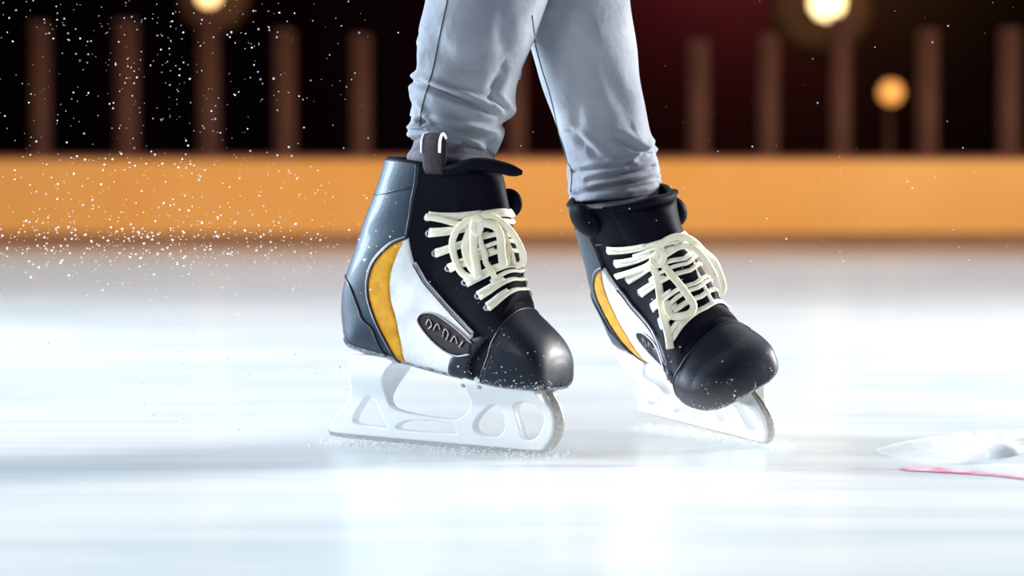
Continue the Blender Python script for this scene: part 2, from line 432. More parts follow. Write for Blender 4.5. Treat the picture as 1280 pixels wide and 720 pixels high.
    for dx, dz in H:
        rows.append([bm.verts.new(p+Vector((dx, 0, dz*(1-.5*abs(i-14)/14)))) for i, p in enumerate(top)])
    for i in range(len(rows)-1):
        for j in range(len(top)-1): bm.faces.new((rows[i][j], rows[i][j+1], rows[i+1][j+1], rows[i+1][j]))
    from_bm('tongue_top', bm, M['liner'], t)
    # eyelets and laces
    Z = []
    for i, u in enumerate(LACE_U):
        for s in (-1, 1):
            a = s*(1.30-.03*i); p = boot_pt(u, a, .0006); q = boot_pt(u, a, .003); nrm = (q-p).normalized()
            bm = bmesh.new(); M3 = Matrix.Translation(p+nrm*.0008) @ nrm.to_track_quat('Z', 'Y').to_matrix().to_4x4()
            segs = [(M3 @ Vector((math.cos(k*PI/8)*.0036, math.sin(k*PI/8)*.0036, 0))) for k in range(16)]
            ribbon(bm, segs, .0012, .0009, tuple(nrm), 6, True); from_bm('eyelet', bm, M['silver'], t)
    LC = [10.1, 9.0, 7.9, 6.9, 5.95, 5.2, 4.6]
    def strand(u0, a0, u1, a1, uc, lift, w=.0038, n=30):
        pts = []; nr = []
        for k in range(n+1):
            q = k/n; a = a0+(a1-a0)*q; ue = u0+(u1-u0)*q
            m = min(1, abs(a)/1.3)**1.25; u = uc+(ue-uc)*m
            base = .0032+.0085*max(0, math.cos(min(PI/2, abs(a)/.92*PI/2)))+lift*math.sin(PI*q)
            p = boot_pt(u, a, base); p2 = boot_pt(u, a, base+.004); pts.append(p); nr.append(tuple(p2-p))
        bm = bmesh.new(); ribbon(bm, pts, w, .0016, nr, 8); return from_bm('lace', bm, M['lace'], t)
    for i, u in enumerate(LACE_U):
        a = 1.30-.03*i; c = LC[i]
        strand(u, -a, u, a, c, .001)
        if i < len(LACE_U)-1 and i % 2 == 0:
            strand(LACE_U[i+1]+.5, -a*.70, u-.1, a*.75, (c+LC[i+1])/2, .003, .0030)
        strand(u+.30, -a*.99, u+.1, -a*.45, c+.25, .0015, .0030, 14)
    if which == 1:
        # webbing pull loop beside the collar
        c = boot_pt(17.6, -1.38, .004)+Vector((.010, 0, .009)); bm = bmesh.new()
        P = [c+Vector(q) for q in ((0, .002, -.016), (0, -.003, -.008), (0, -.007, .010), (0, -.006, .026), (0, .000, .034), (0, .007, .028), (0, .008, .008), (0, .009, -.01))]
        ribbon(bm, catmull([tuple(p) for p in P], 30), .0135, .0014, (0, -1, .2), 8); from_bm('pull_loop', bm, M['maroon'], t)
        for sx in (-.0135, .0135):
            bm = bmesh.new(); ribbon(bm, catmull([tuple(p+Vector((sx, -.0006, 0))) for p in P[2:6]], 30), .0013, .0016, (0, -1, .2), 8); from_bm('loop_edging', bm, M['holder'], t)
        # strap tip that sticks forward from the collar
        bm = bmesh.new(); base = boot_pt(18, -.35, 0)
        P = catmull([(.0, -.030, .002), (.018, -.026, .006), (.04, -.020, .012), (.066, -.013, .010), (.090, -.006, .004), (.100, -.003, .0025)], 40)
        ribbon(bm, [tuple(base+Vector(p)+Vector((-.035, .005, -.004))) for p in P], [.006+.006*math.sin(PI*min(1, i/30))-.0045*max(0, i-28)/12 for i in range(40)], .0075, (0, -.2, 1), 10, taper=lambda q: 1 if q < .75 else 1-.62*(q-.75)/.25); from_bm('tongue_strap', bm, M['liner'], t)
    # bow
    for pts, w in BOWS[which]:
        bm = bmesh.new(); Q = catmull(pts, max(30, len(pts)*9)); nv = Vector((.35, -1, .1)) if which == 1 else Vector((1, -.3, .1))
        ribbon(bm, Q, w*1.2, .0021, tuple(nv), 10); from_bm('bow', bm, M['bow'], t)
    # melting snow on the toe and badge
    rnd = random.Random(which*11); bm = bmesh.new()
    for k in range(230 if which == 1 else 170):
        a = rnd.uniform(1.0, 2.6)*(-1 if rnd.random() < .85 else 1) if rnd.random() < .8 else rnd.uniform(-2.5, 2.5)
        low = rnd.random() < .55
        if low: a = math.copysign(rnd.uniform(2.0, 2.65), a)
        u = rnd.uniform(.3, 5.2) if rnd.random() < .9 else rnd.uniform(5, 8)
        p = boot_pt(u, a, .0042 if u < 5 else .006); r = .0003+.0009*rnd.random()**2
        bmesh.ops.create_icosphere(bm, subdivisions=1, radius=r, matrix=Matrix.Translation(p) @ Matrix.Diagonal((1, 1, .7, 1)))
    tag(from_bm('snow_specks', bm, M['snow'], t), kind='stuff')
    if which == 2:
        skip = ('blade_holder', 'steel_blade', 'rivet', 'bow')
        seen = set()
        def go(o):
            for c in o.children:
                if not c.name.startswith(skip) and c.type == 'MESH' and c.data.name not in seen:
                    seen.add(c.data.name)
                    for v in c.data.vertices: v.co = bend2(v.co)
                go(c)
        go(t)
def bend2(p):
    x, y, z = p; k = min(1, max(0, z-.20)/.17)
    m = min(1, max(0, (x-.03)/.08)); m = m*m*(3-2*m)*(1-k); q = min(1, max(0, -y/.03)); y2 = y*(1+(.02+.38*q)*m); w_ = min(1, max(0, (x-.07)/.05))*min(1, max(0, (z-.11)/.05))*min(1, max(0, (.23-z)/.04)); z -= .013*w_; z -= (.007*q+.0*m)*m*min(1, max(0, (.2-z)/.05))*min(1, max(0, (.172-x)/.03))
    return Vector((x+.030*k, y2*(1+.30*k)-.008*k, (.20+(z-.20)*(1-.04*k) if z > .2 else z)-y*.28*k))
BOWS = {
    1: [
        ([(0.0674, -0.035, 0.2902), (0.0609, -0.0377, 0.2907), (0.053, -0.0407, 0.2863), (0.0453, -0.0438, 0.2778), (0.0411, -0.0458, 0.2667), (0.0411, -0.0465, 0.2556), (0.0448, -0.0466, 0.2433), (0.0502, -0.047, 0.2324), (0.0572, -0.0471, 0.2244), (0.0667, -0.0465, 0.2199), (0.0755, -0.0448, 0.2209), (0.0807, -0.0429, 0.2238)], 0.0038),
        ([(0.0643, -0.0354, 0.288), (0.06, -0.0383, 0.2755), (0.0568, -0.0416, 0.2602), (0.0594, -0.0427, 0.2465), (0.0656, -0.0428, 0.2343), (0.0725, -0.043, 0.2262)], 0.0042),
        ([(0.0671, -0.0372, 0.2908), (0.0674, -0.0395, 0.2743), (0.0694, -0.0418, 0.2537), (0.0742, -0.0435, 0.2387), (0.0794, -0.0459, 0.221)], 0.0046),
        ([(0.0706, -0.0325, 0.2909), (0.0722, -0.0342, 0.2744), (0.0761, -0.0347, 0.2607), (0.0814, -0.0348, 0.2499), (0.0845, -0.0366, 0.239), (0.0911, -0.0364, 0.2309), (0.0979, -0.0365, 0.2202)], 0.0032),
        ([(0.0697, -0.0361, 0.2909), (0.0793, -0.0308, 0.2956), (0.0861, -0.0261, 0.2955), (0.0937, -0.0198, 0.2902), (0.1019, -0.0143, 0.2821), (0.109, -0.0096, 0.2712), (0.1147, -0.0053, 0.2589), (0.1173, -0.0025, 0.2479), (0.1165, -0.0021, 0.2396), (0.1118, -0.0048, 0.2353), (0.1072, -0.008, 0.238), (0.105, -0.0101, 0.2476), (0.102, -0.0135, 0.2586), (0.0989, -0.0169, 0.2696), (0.094, -0.0225, 0.2791), (0.086, -0.0281, 0.2865), (0.0724, -0.0351, 0.2882)], 0.0036),
        ([(0.0748, -0.0362, 0.2883), (0.0883, -0.0291, 0.2852), (0.0945, -0.0258, 0.2792), (0.0985, -0.0252, 0.2682), (0.1006, -0.0267, 0.2545), (0.1036, -0.0283, 0.2423), (0.106, -0.0292, 0.2341)], 0.0044),
        ([(0.0776, -0.0279, 0.2897), (0.0893, -0.0205, 0.2845), (0.0977, -0.0151, 0.2723), (0.1018, -0.0156, 0.2545), (0.1044, -0.019, 0.2367)], 0.0036),
        ([(0.0669, -0.0394, 0.2915), (0.0713, -0.0374, 0.293), (0.0753, -0.0358, 0.2897), (0.0754, -0.0369, 0.28), (0.0719, -0.0389, 0.2744), (0.0678, -0.0403, 0.2784), (0.0669, -0.0397, 0.2867)], 0.0036),
        ([(0.0023, -0.0498, 0.2933), (0.0223, -0.0446, 0.2904), (0.0435, -0.0388, 0.2854), (0.0638, -0.0317, 0.2832)], 0.0034),
    ],
    2: [
        ([(0.097, -0.0354, 0.2852), (0.1031, -0.0318, 0.2909), (0.1095, -0.0256, 0.2999), (0.1132, -0.0175, 0.3033), (0.1139, -0.0042, 0.3017), (0.1178, 0.0065, 0.2958), (0.1199, 0.0151, 0.2851), (0.1183, 0.0237, 0.2682), (0.1153, 0.0349, 0.2488), (0.1123, 0.0383, 0.2296), (0.1132, 0.0361, 0.2097), (0.1119, 0.0302, 0.2031)], 0.004),
        ([(0.1374, 0.0175, 0.2336), (0.1305, 0.0171, 0.2562), (0.1236, 0.0132, 0.2736), (0.1176, 0.0056, 0.2836), (0.112, -0.0051, 0.2871), (0.1097, -0.0199, 0.2858), (0.099, -0.0307, 0.2809)], 0.0034),
        ([(0.1008, -0.027, 0.2862), (0.1098, -0.0061, 0.2908), (0.1079, 0.0088, 0.2698), (0.1099, 0.0086, 0.247), (0.1158, 0.0097, 0.2179), (0.1203, 0.0104, 0.1982)], 0.002),
        ([(0.0969, -0.0337, 0.289), (0.0911, -0.0386, 0.2747), (0.0908, -0.0384, 0.2561), (0.0911, -0.0455, 0.227), (0.0937, -0.0514, 0.2045), (0.099, -0.0563, 0.1853), (0.1041, -0.0633, 0.1671)], 0.0044),
        ([(0.0997, -0.033, 0.2889), (0.1091, -0.0285, 0.2611), (0.1153, -0.0242, 0.2434), (0.1197, -0.0205, 0.2247), (0.123, -0.0193, 0.2106), (0.1216, -0.0267, 0.2035), (0.1164, -0.0376, 0.2037), (0.1079, -0.0453, 0.2065), (0.1028, -0.0461, 0.2157), (0.0999, -0.0423, 0.2264)], 0.0042),
        ([(0.1029, -0.033, 0.2937), (0.1084, -0.0285, 0.2944), (0.1096, -0.028, 0.285), (0.104, -0.0335, 0.2757), (0.0979, -0.0391, 0.2778), (0.0946, -0.0375, 0.286)], 0.0036),
        ([(0.0062, -0.0528, 0.2578), (0.0426, -0.0461, 0.2649), (0.0733, -0.0388, 0.2722), (0.0951, -0.0301, 0.2825)], 0.0036),
    ],
}

# ---------------------------------------------------------------- blade holder and steel
HOLDER = [[(-.128, .112), (-.127, .098), (-.129, .080), (-.141, .055), (-.170, .018), (-.172, .010), (-.160, .007), (-.08, .0065), (0, .0065), (.08, .0065), (.146, .007),
           (.158, .014), (.166, .026), (.169, .043), (.165, .060), (.157, .073), (.152, .086), (.150, .096), (.06, .096), (.052, .082), (.050, .063), (.040, .045), (.026, .038),
           (.009, .037), (-.03, .0385), (-.066, .043), (-.078, .050), (-.081, .062), (-.078, .078), (-.068, .095), (-.060, .110)]]
HOLES = [[(-.113, .057), (-.124, .044), (-.134, .027), (-.128, .0205), (-.104, .0195), (-.080, .019), (-.086, .030), (-.098, .050), (-.106, .058)],
         [(-.062, .0185), (-.052, .029), (-.02, .0325), (.003, .032), (.022, .029), (.026, .022), (.020, .0185)],
         [(.070, .054), (.059, .044), (.052, .031), (.060, .021), (.088, .020), (.098, .030), (.097, .046), (.090, .058), (.080, .060)],
         [(.112, .058), (.119, .038), (.126, .021), (.140, .020), (.151, .030), (.156, .047), (.149, .060), (.135, .066), (.120, .066)]]
STEEL = [(-.176, .013), (-.176, .006), (-.168, .002), (-.12, .0004), (0, 0), (.10, 0), (.140, .001), (.156, .004), (.170, .014), (.179, .030), (.181, .046), (.176, .062), (.167, .076), (.158, .088), (.150, .088),
         (.157, .076), (.165, .060), (.170, .043), (.166, .028), (.157, .016), (.146, .0095), (.08, .009), (-.08, .009), (-.16, .0095)]
def holder(parent):
    def ys(x, z):
        t = max(0, min(1, (z-.052)/.04)); return 1+t*t*(3-2*t)*(3.6 if x > 0 else 2.9)
    o = extrude2d('blade_holder', [catmull(HOLDER[0], 150, True)], [catmull(h, 40, True) for h in HOLES], .0075, M['holder'], parent, .0022, ys, 2)
    s = extrude2d('steel_blade', [catmull(STEEL, 160, True)], [], .0019, M['steel'], parent, .0004)
    return o, s

# ---------------------------------------------------------------- skates
def pose(loc, yaw, roll, pitch):
    return Matrix.Translation(loc) @ Matrix.Rotation(math.radians(yaw), 4, 'Z') @ Matrix.Rotation(math.radians(pitch), 4, 'Y') @ Matrix.Rotation(math.radians(roll), 4, 'X')
P1 = pose((-.090, .075, .004), -32, 0, 1.5)
P2 = pose((.2647, .257, .011), -62.6, 24.9, 3.4) @ Matrix.Scale(.985, 4)
def make_skate(P, label, which):
    t = empty('ice_skate', label, 'ice skate', P, 'pair of ice skates')
    from_data('boot', BV, BF, M['black'], t)
    holder(t)
    details(t, which)
    return t
sk1 = make_skate(P1, 'black, white and yellow ice skate nearest the camera, upright, with a big looped lace bow', 1)
sk2 = make_skate(P2, 'farther ice skate leaning over on its blade edge, toe pointing at the camera', 2)

# ---------------------------------------------------------------- person
def jeans_leg(bm, rows, folds, seams, nz=190, na=160, tilt=0):
    """rows: (z, centre x, centre y, rx, ry); folds: (s0,z0,s1,z1,width,depth) lines on the camera side, s = sin of the angle"""
    R = catmull(rows, nz); rings = []
    for i, (z, cx, cy, rx, ry) in enumerate(R):
        ring = []
        for j in range(na):
            a = 2*PI*j/na; s, c = math.sin(a), -math.cos(a)     # a=0 faces the camera (-y)
            d = 0
            for (s0, z0, s1, z1, w, dep, *bk) in folds:
                front = -c
                if (bk and bk[0] and front < 0) or (not (bk and bk[0]) and front > -.25):
                    # distance in (arc, z) space
                    ax, az, bx, bz = s0*rx*1.2, z0, s1*rx*1.2, z1
                    px = s*rx*1.2
                    vx, vz = bx-ax, bz-az; L2 = vx*vx+vz*vz
                    tt = max(0, min(1, ((px-ax)*vx+(z-az)*vz)/L2))
                    qx, qz = ax+vx*tt, az+vz*tt
                    dd = (z-qz) if abs(vx) > abs(vz) else (px-qx)
                    dist = math.hypot(px-qx, z-qz)*(1 if dd > 0 else -1)
                    fade = math.sin(PI*min(1, max(.12, tt if .5 > tt else 1-tt)*2.4)/2)
                    u = dist/w
                    d += dep*fade*(-1.25*math.exp(-((u+.35)/.62)**2) + .85*math.exp(-((u-.95)/.75)**2) + .25*math.exp(-((u+1.9)/.8)**2))
            nz_ = noise.noise(Vector((s*2.1+3, c*2.1, z*16)))*.0022 + noise.noise(Vector((s*1.1, c*1.1, z*6+9)))*.003
            k = d+nz_; ti = tilt*s*max(0, 1-i/22)
            ring.append(bm.verts.new((cx+(rx+k)*s, cy+(ry+k)*c, z+ti)))
        rings.append(ring)
    for i in range(len(rings)-1):
        for j in range(na): bm.faces.new((rings[i][j], rings[i][(j+1) % na], rings[i+1][(j+1) % na], rings[i+1][j]))
    # turn the hem in
    prev = rings[0]; z, cx, cy, rx, ry = R[0]
    for k, dz in ((.965, -.0035), (.93, -.001), (.90, .01), (.88, .06)):
        ring = [bm.verts.new((cx+(v.co.x-cx)*k, cy+(v.co.y-cy)*k, rings[0][q].co.z+dz)) for q, v in enumerate(rings[0])]
        for j in range(na): bm.faces.new((prev[(j+1) % na], prev[j], ring[j], ring[(j+1) % na]))
        prev = ring
    return R
def px_row(d, py, l, r, ryk=1.0):
    x0, x1 = (l-640)/3022.2*d, (r-640)/3022.2*d
    return (.289+(279-py)/3022.2*d, (x0+x1)/2, d-3, (x1-x0)/2, (x1-x0)/2*ryk)
LEG1 = [px_row(3.12, *r) for r in ((180, 512, 621), (176, 510, 625), (170, 508, 630), (163, 507, 631), (156, 511, 629), (148, 513, 639), (138, 514, 645), (126, 512, 645), (112, 512, 646), (100, 513, 649), (84, 519, 653),
        (66, 521, 660), (36, 526, 671), (0, 534, 684), (-40, 540, 696))] + [(.65, -.03, .135, .079, .082), (.72, -.018, .15, .082, .085), (.85, .0, .19, .085, .088), (.96, .012, .225, .09, .095)]
D2 = 3.20
LEG2 = [px_row(D2+.0*(i), *r) for i, r in enumerate(((247, 712, 826), (238, 711, 826), (228, 710, 825), (217, 709, 824), (206, 709, 823), (195, 707, 821), (184, 704, 821), (165, 697, 813), (145, 690, 808), (108, 677, 801), (72, 667, 796), (36, 658, 790), (0, 650, 785), (-40, 644, 779)))] + [(.66, .075, .215, .077, .08), (.74, .075, .24, .08, .084), (.86, .08, .28, .085, .088), (.96, .085, .31, .09, .095)]
def zz(py, d): return .289+(279-py)/3022.2*d
def fold(py0, s0, py1, s1, w, dep, d, bk=0): return (s0, zz(py0, d), s1, zz(py1, d), w, dep, bk)
F1 = [fold(100, -1.0, 147, .80, .0055, .0105, 3.12), fold(152, -.75, 174, .80, .0075, .0125, 3.12), fold(60, -1.0, 96, -.95, .008, .004, 3.12),
      fold(122, .55, 150, 1.0, .006, .0045, 3.12), fold(92, .7, 128, .55, .010, .0035, 3.12), fold(168, -.2, 190, .95, .005, .005, 3.12), fold(130, -.95, 152, -.70, .006, .004, 3.12),
      fold(40, -.8, 90, -.1, .018, .0022, 3.12), fold(20, .4, 80, .75, .016, .0022, 3.12), fold(162, -1, 166, -.6, .004, .005, 3.12),
      fold(100, .9, 145, -.9, .008, .006, 3.12, 1), fold(150, .7, 176, -.6, .008, .006, 3.12, 1)]
F2 = [fold(214, -.9, 205, .35, .005, .0055, D2), fold(205, .3, 190, .98, .006, .0055, D2), fold(226, -.6, 208, .8, .006, .0065, D2), fold(240, -.9, 222, .9, .006, .006, D2),
      fold(165, -.75, 198, -.25, .009, .0045, D2), fold(172, .2, 192, .75, .009, .0045, D2), fold(120, -.3, 175, -.6, .014, .0025, D2), fold(60, .3, 150, .6, .020, .0025, D2),
      fold(180, 1.0, 196, .6, .005, .005, D2), fold(238, .1, 228, .95, .004, .004, D2), fold(214, .9, 205, -.35, .006, .005, D2, 1), fold(235, .9, 220, -.8, .007, .006, D2, 1)]
person = None
def skin_body():
    bm = bmesh.new(); L = bm.verts.layers.skin.verify()
    def V(p, r):
        v = bm.verts.new(p); v[L].radius = (r, r) if not isinstance(r, tuple) else r; return v
    pel = V((.05, .27, 1.0), (.13, .11)); v0 = pel
    top = V((.05, .27, 1.12), (.12, .10)); bm.edges.new((pel, top)); V2 = V((.045, .27, 1.22), (.11, .09)); bm.edges.new((top, V2))
    for leg in ([((.012, .225, .93), .078), ((-.01, .17, .77), .070), ((-.03, .135, .64), .056), ((-.045, .125, .54), .050), ((-.065, .12, .44), .045), ((-.082, .12, .36), .038), ((-.095, .12, .30), .035), ((-.10, .118, .19), .034), ((-.02, .07, .135), .030), ((.03, .035, .12), .024)],
                [((.085, .31, .93), .078), ((.077, .25, .77), .070), ((.077, .21, .64), .056), ((.09, .20, .52), .050), ((.105, .20, .42), .045), ((.135, .195, .335), .038), ((.155, .20, .28), .033), ((.195, .24, .19), .030), ((.235, .17, .135), .025), ((.26, .12, .115), .020)]):
        p = pel
        for q, r in leg:
            v = V(q, r); bm.edges.new((p, v)); p = v
    bm.verts.index_update(); pel[L].use_root = True
    me = bpy.data.meshes.new('person'); bm.to_mesh(me); bm.free()
    o = link('person', me, M['skin'])
    m = o.modifiers.new('skin', 'SKIN'); m.use_smooth_shade = True; s = o.modifiers.new('sub', 'SUBSURF'); s.levels = s.render_levels = 2
    return o
person = tag(skin_body(), 'person in pale grey jeans gliding on ice skates, seen from the knees down', 'person')
bm = bmesh.new()
R1 = jeans_leg(bm, LEG1, F1, None, tilt=-.009); R2 = jeans_leg(bm, LEG2, F2, None, tilt=.004)
# seat and waist of the jeans
hip = catmull([(.86, .045, .26, .15, .13), (.93, .048, .262, .168, .15), (1.02, .05, .265, .165, .15), (1.12, .05, .268, .15, .13)], 24)
rr = []
for z, cx, cy, rx, ry in hip:
    rr.append([bm.verts.new((cx+rx*math.cos(2*PI*j/64), cy+ry*math.sin(2*PI*j/64), z)) for j in range(64)])
for i in range(len(rr)-1):
    for j in range(64): bm.faces.new((rr[i][j], rr[i][(j+1) % 64], rr[i+1][(j+1) % 64], rr[i+1][j]))
bm.faces.new(list(reversed(rr[0])))
jeans = from_bm('jeans', bm, M['denim'], person)
JT = BVHTree.FromPolygons([v.co for v in jeans.data.vertices], [tuple(p.vertices) for p in jeans.data.polygons])
def jean_line(name, px, d, w, th, m, n=60):
    """a stitched line along the camera-facing cloth, given as world x, z points"""
    pts = []
    for x, z in catmull([((a-640)/3022.2*d, zz(b, d)) for a, b in px], n):
        h = JT.ray_cast(Vector((x, d-3-.3, z)), Vector((0, 1, 0)))
        if h[0] is not None and h[0].y < d-3+.06: pts.append(h[0]+Vector((0, -.0003, 0)))
    bm = bmesh.new(); ribbon(bm, pts, w, th, (0, -1, 0), 6); return from_bm(name, bm, m, jeans)
jean_line('side_seam', [(564, -40), (562, 0), (556, 30), (549, 62), (543, 92), (537, 112), (530, 135), (526, 160)], 3.12, .0011, .0006, M['seam'])
jean_line('side_seam', [(664, 30), (667, 50), (676, 85), (687, 120), (697, 160), (706, 195), (714, 215), (713, 240)], D2, .0010, .0006, M['seam'])

def sock(rows, tilt):
    R = catmull(rows, 30); rings = []; bm = bmesh.new()
    for z, cx, cy, rx, ry in R:
        rings.append([bm.verts.new((cx+rx*math.sin(2*PI*j/72), cy-ry*math.cos(2*PI*j/72), z+tilt*math.sin(2*PI*j/72)+.0015*noise.noise(Vector((math.sin(2*PI*j/72)*2, math.cos(2*PI*j/72)*2, z*60))))) for j in range(72)])
    for i in range(29):
        for j in range(72): bm.faces.new((rings[i][j], rings[i][(j+1) % 72], rings[i+1][(j+1) % 72], rings[i+1][j]))
    return from_bm('sock', bm, M['sock'], person)
sock([px_row(3.10, 235, 512, 618), px_row(3.10, 212, 510, 621), px_row(3.10, 200, 509, 622), px_row(3.11, 188, 516, 617), px_row(3.12, 165, 521, 612)], -.006)
sock([px_row(3.19, 300, 735, 832), px_row(3.19, 275, 730, 831), px_row(3.19, 258, 726, 827), px_row(3.2, 245, 722, 822), px_row(3.2, 225, 719, 818)], .010)
# ---------------------------------------------------------------- setting
def plane_grid(name, x0, x1, y0, y1, z, m, nx=2, ny=2):
    vs = [(x0+(x1-x0)*i/nx, y0+(y1-y0)*j/ny, z) for j in range(ny+1) for i in range(nx+1)]
    fs = [(j*(nx+1)+i, j*(nx+1)+i+1, (j+1)*(nx+1)+i+1, (j+1)*(nx+1)+i) for j in range(ny) for i in range(nx)]
    return from_data(name, vs, fs, m, None, False)
BY = 25.0
tag(plane_grid('floor', -30, 30, -8, BY+.05, 0, M['ice'], 8, 8), kind='structure')
M['concrete'] = mat('dark_concrete', (.03, .025, .03), .8, col2=(.05, .04, .045), cscale=1.5)
M['farwall'] = mat('night_wall', (.0030, .0016, .0040), .9, col2=(.0050, .0024, .0045), cscale=.25, spec=.1)
tag(plane_grid('trim_1', -40, 40, BY+.05, 46, -.02, M['concrete']), kind='structure')
bm = bmesh.new(); add_box(bm, (0, 46.2, 6), (90, .4, 14)); tag(from_bm('wall_back', bm, M['farwall'], None, False), kind='structure')
# rink boards
M['board'] = mat('amber_board', (.68, .31, .065), .5, col2=(.74, .40, .13), cscale=.18, spec=.3)
M['kick'] = mat('brown_kickplate', (.22, .10, .05), .5, col2=(.27, .13, .07), cscale=.6)
M['rail'] = mat('red_brown_rail', (.16, .035, .02), .5)
rb = empty('rink_barrier', 'long amber dasher board running across behind the ice', 'barrier', Matrix.Translation((0, BY, 0)))
bm = bmesh.new()
for i in range(-12, 13): add_box(bm, (i*2.4, .05, .60), (2.399, .10, .84))
from_bm('board_panel', bm, M['board'], rb, False)
bm = bmesh.new(); add_box(bm, (0, .04, .09), (60, .12, .18)); from_bm('kickplate', bm, M['kick'], rb, False)
bm = bmesh.new(); add_box(bm, (0, .05, 1.045), (60, .15, .05)); bmesh.ops.bevel(bm, geom=bm.edges[:], offset=.012, segments=2, affect='EDGES'); from_bm('top_rail', bm, M['rail'], rb, False)
# posts
M['post'] = mat('brown_post', (.085, .028, .018), .7, col2=(.11, .038, .024), cscale=2)
PD = 27.0+3
POST_LABELS = ['leftmost brown post behind the amber barrier, near the left edge', 'second brown post from the left behind the barrier, with flying snow before it',
               'third brown post from the left, directly below the left lamp', 'fourth brown post from the left, next one right of the left lamp',
               'fifth brown post from the left, last one before the jeans', 'brown post hidden behind the nearer leg of the jeans',
               'brown post seen in the gap between the two legs of the jeans', 'brown post hidden behind the farther leg of the jeans',
               'first brown post to the right of the jeans legs', 'second brown post right of the jeans, next one left of the brightest lamp',
               'brown post directly below the brightest lamp', 'brown post just to the right of the dim orange lamp', 'rightmost brown post behind the barrier, at the right edge']
def wx(px, d): return (px-640)/3022.2*d
def wz(py, d): return .289+(279-py)/3022.2*d
for i, (px, top, w) in enumerate([(52, 32, 25), (160, 30, 29), (262, 22, 27), (357, 42, 27), (452, 48, 26), (545, 42, 26), (645, 42, 26), (745, 42, 26), (873, 55, 27), (960, 48, 26), (1050, 22, 26), (1158, 42, 27), (1260, 40, 27)]):
    x, z = wx(px, PD), wz(top, PD); h = w/2/3022*PD*.92
    bm = bmesh.new(); add_box(bm, (0, 0, z/2), (2*h, 2*h, z)); bmesh.ops.bevel(bm, geom=[e for e in bm.edges if abs(e.verts[0].co.z-e.verts[1].co.z) > .1], offset=h*.5, segments=3, affect='EDGES')
    t = empty('post', POST_LABELS[i], 'post', Matrix.Translation((x, PD-3, -.02)), 'row of brown posts behind the barrier')
    from_bm('shaft', bm, M['post'], t, True)
    bm = bmesh.new(); add_box(bm, (0, 0, z+.02), (2.02*h, 2.02*h, .05)); bmesh.ops.bevel(bm, geom=bm.edges[:], offset=.012, segments=2, affect='EDGES'); from_bm('cap', bm, M['post'], t, False)
# lamps and snow
M['halo_dish'] = mat('halo_dish_bronze', (.16, .075, .035), .9, col2=(.19, .09, .045), cscale=4, spec=.1)
def lamp(px, py, d, r, col, st, label, dx=0):
    t = empty('flood_lamp', label, 'lamp', Matrix.Translation((wx(px, d), d-3, wz(py, d))), 'round lamps shining in the dark behind the barrier')
    bm = bmesh.new(); bmesh.ops.create_uvsphere(bm, u_segments=32, v_segments=20, radius=r)
    from_bm('lens', bm, emit('lamp_glow', col, st), t)
    bm = bmesh.new(); n = 36; prof = [(r*.99, .02), (r*1.03, .01), (r*1.08, .03), (r*1.1, .12), (r*.7, .3), (.001, .34)]
    R_ = [[bm.verts.new((math.cos(2*PI*j/n)*a, b, math.sin(2*PI*j/n)*a)) for j in range(n)] for a, b in prof]
    for i in range(len(prof)-1):
        for j in range(n): bm.faces.new((R_[i][j], R_[i][(j+1) % n], R_[i+1][(j+1) % n], R_[i+1][j]))
    from_bm('housing', bm, M['post'], t)
    bm = bmesh.new(); prof = [(r*.75, .3*r), (r*1.1, .62*r), (r*1.6, 1.1*r), (r*2.3, 1.9*r), (r*3.0, 2.8*r), (r*2.9, 3.0*r), (r*.7, 3.1*r)]  # added dish behind the bulb, shaped to catch a warm halo around it
    R_ = [[bm.verts.new((math.cos(2*PI*j/n)*a, b, math.sin(2*PI*j/n)*a)) for j in range(n)] for a, b in prof]
    for i in range(len(prof)-1):
        for j in range(n): bm.faces.new((R_[i][j], R_[i][(j+1) % n], R_[i+1][(j+1) % n], R_[i+1][j]))
    if st > 2: from_bm('halo_dish', bm, M['halo_dish'], t)
    else: bm.free()
    h = wz(py, d)+.02; bm = bmesh.new(); bmesh.ops.create_cone(bm, cap_ends=True, segments=20, radius1=.06, radius2=.045, depth=h, matrix=Matrix.Translation((dx, .2, -h/2)))
    add_box(bm, (dx/2, .2, 0), (abs(dx)+.1, .09, .09))
    from_bm('pole', bm, M['post'], t)
    return t
lamp(262, -6, PD+.6, .155, (1, .60, .25), 2.6, 'warm lamp glowing high above the posts on the left')
lamp(1033, 4, PD+.6, .22, (1, .72, .34), 3.2, 'largest and brightest lamp, yellow white, above the posts on the right', .17)
lamp(1113, 116, PD+3, .165, (1, .42, .10), 1.0, 'small dim orange lamp low between two posts on the right')
# unseen coloured lights added in front of the back wall to tint it
def wall_tint_light(px, z, power, col, size, y=38.5):
    l = bpy.data.lights.new('wall_tint_light', 'AREA'); l.energy = power; l.color = col; l.size = size
    o = bpy.data.objects.new('wall_tint_light', l); C.objects.link(o); o.location = (wx(px, 42), y, z); o.rotation_euler = (math.radians(90), 0, 0)
wall_tint_light(935, 6.3, 900, (1, .10, .10), 1.2, 43.8); wall_tint_light(1165, 6.5, 330, (.75, .55, .10), 1.2, 43.8); wall_tint_light(60, 5.5, 40, (.35, .2, .8), 4); wall_tint_light(700, 3.0, 60, (1, .25, .15), 3)
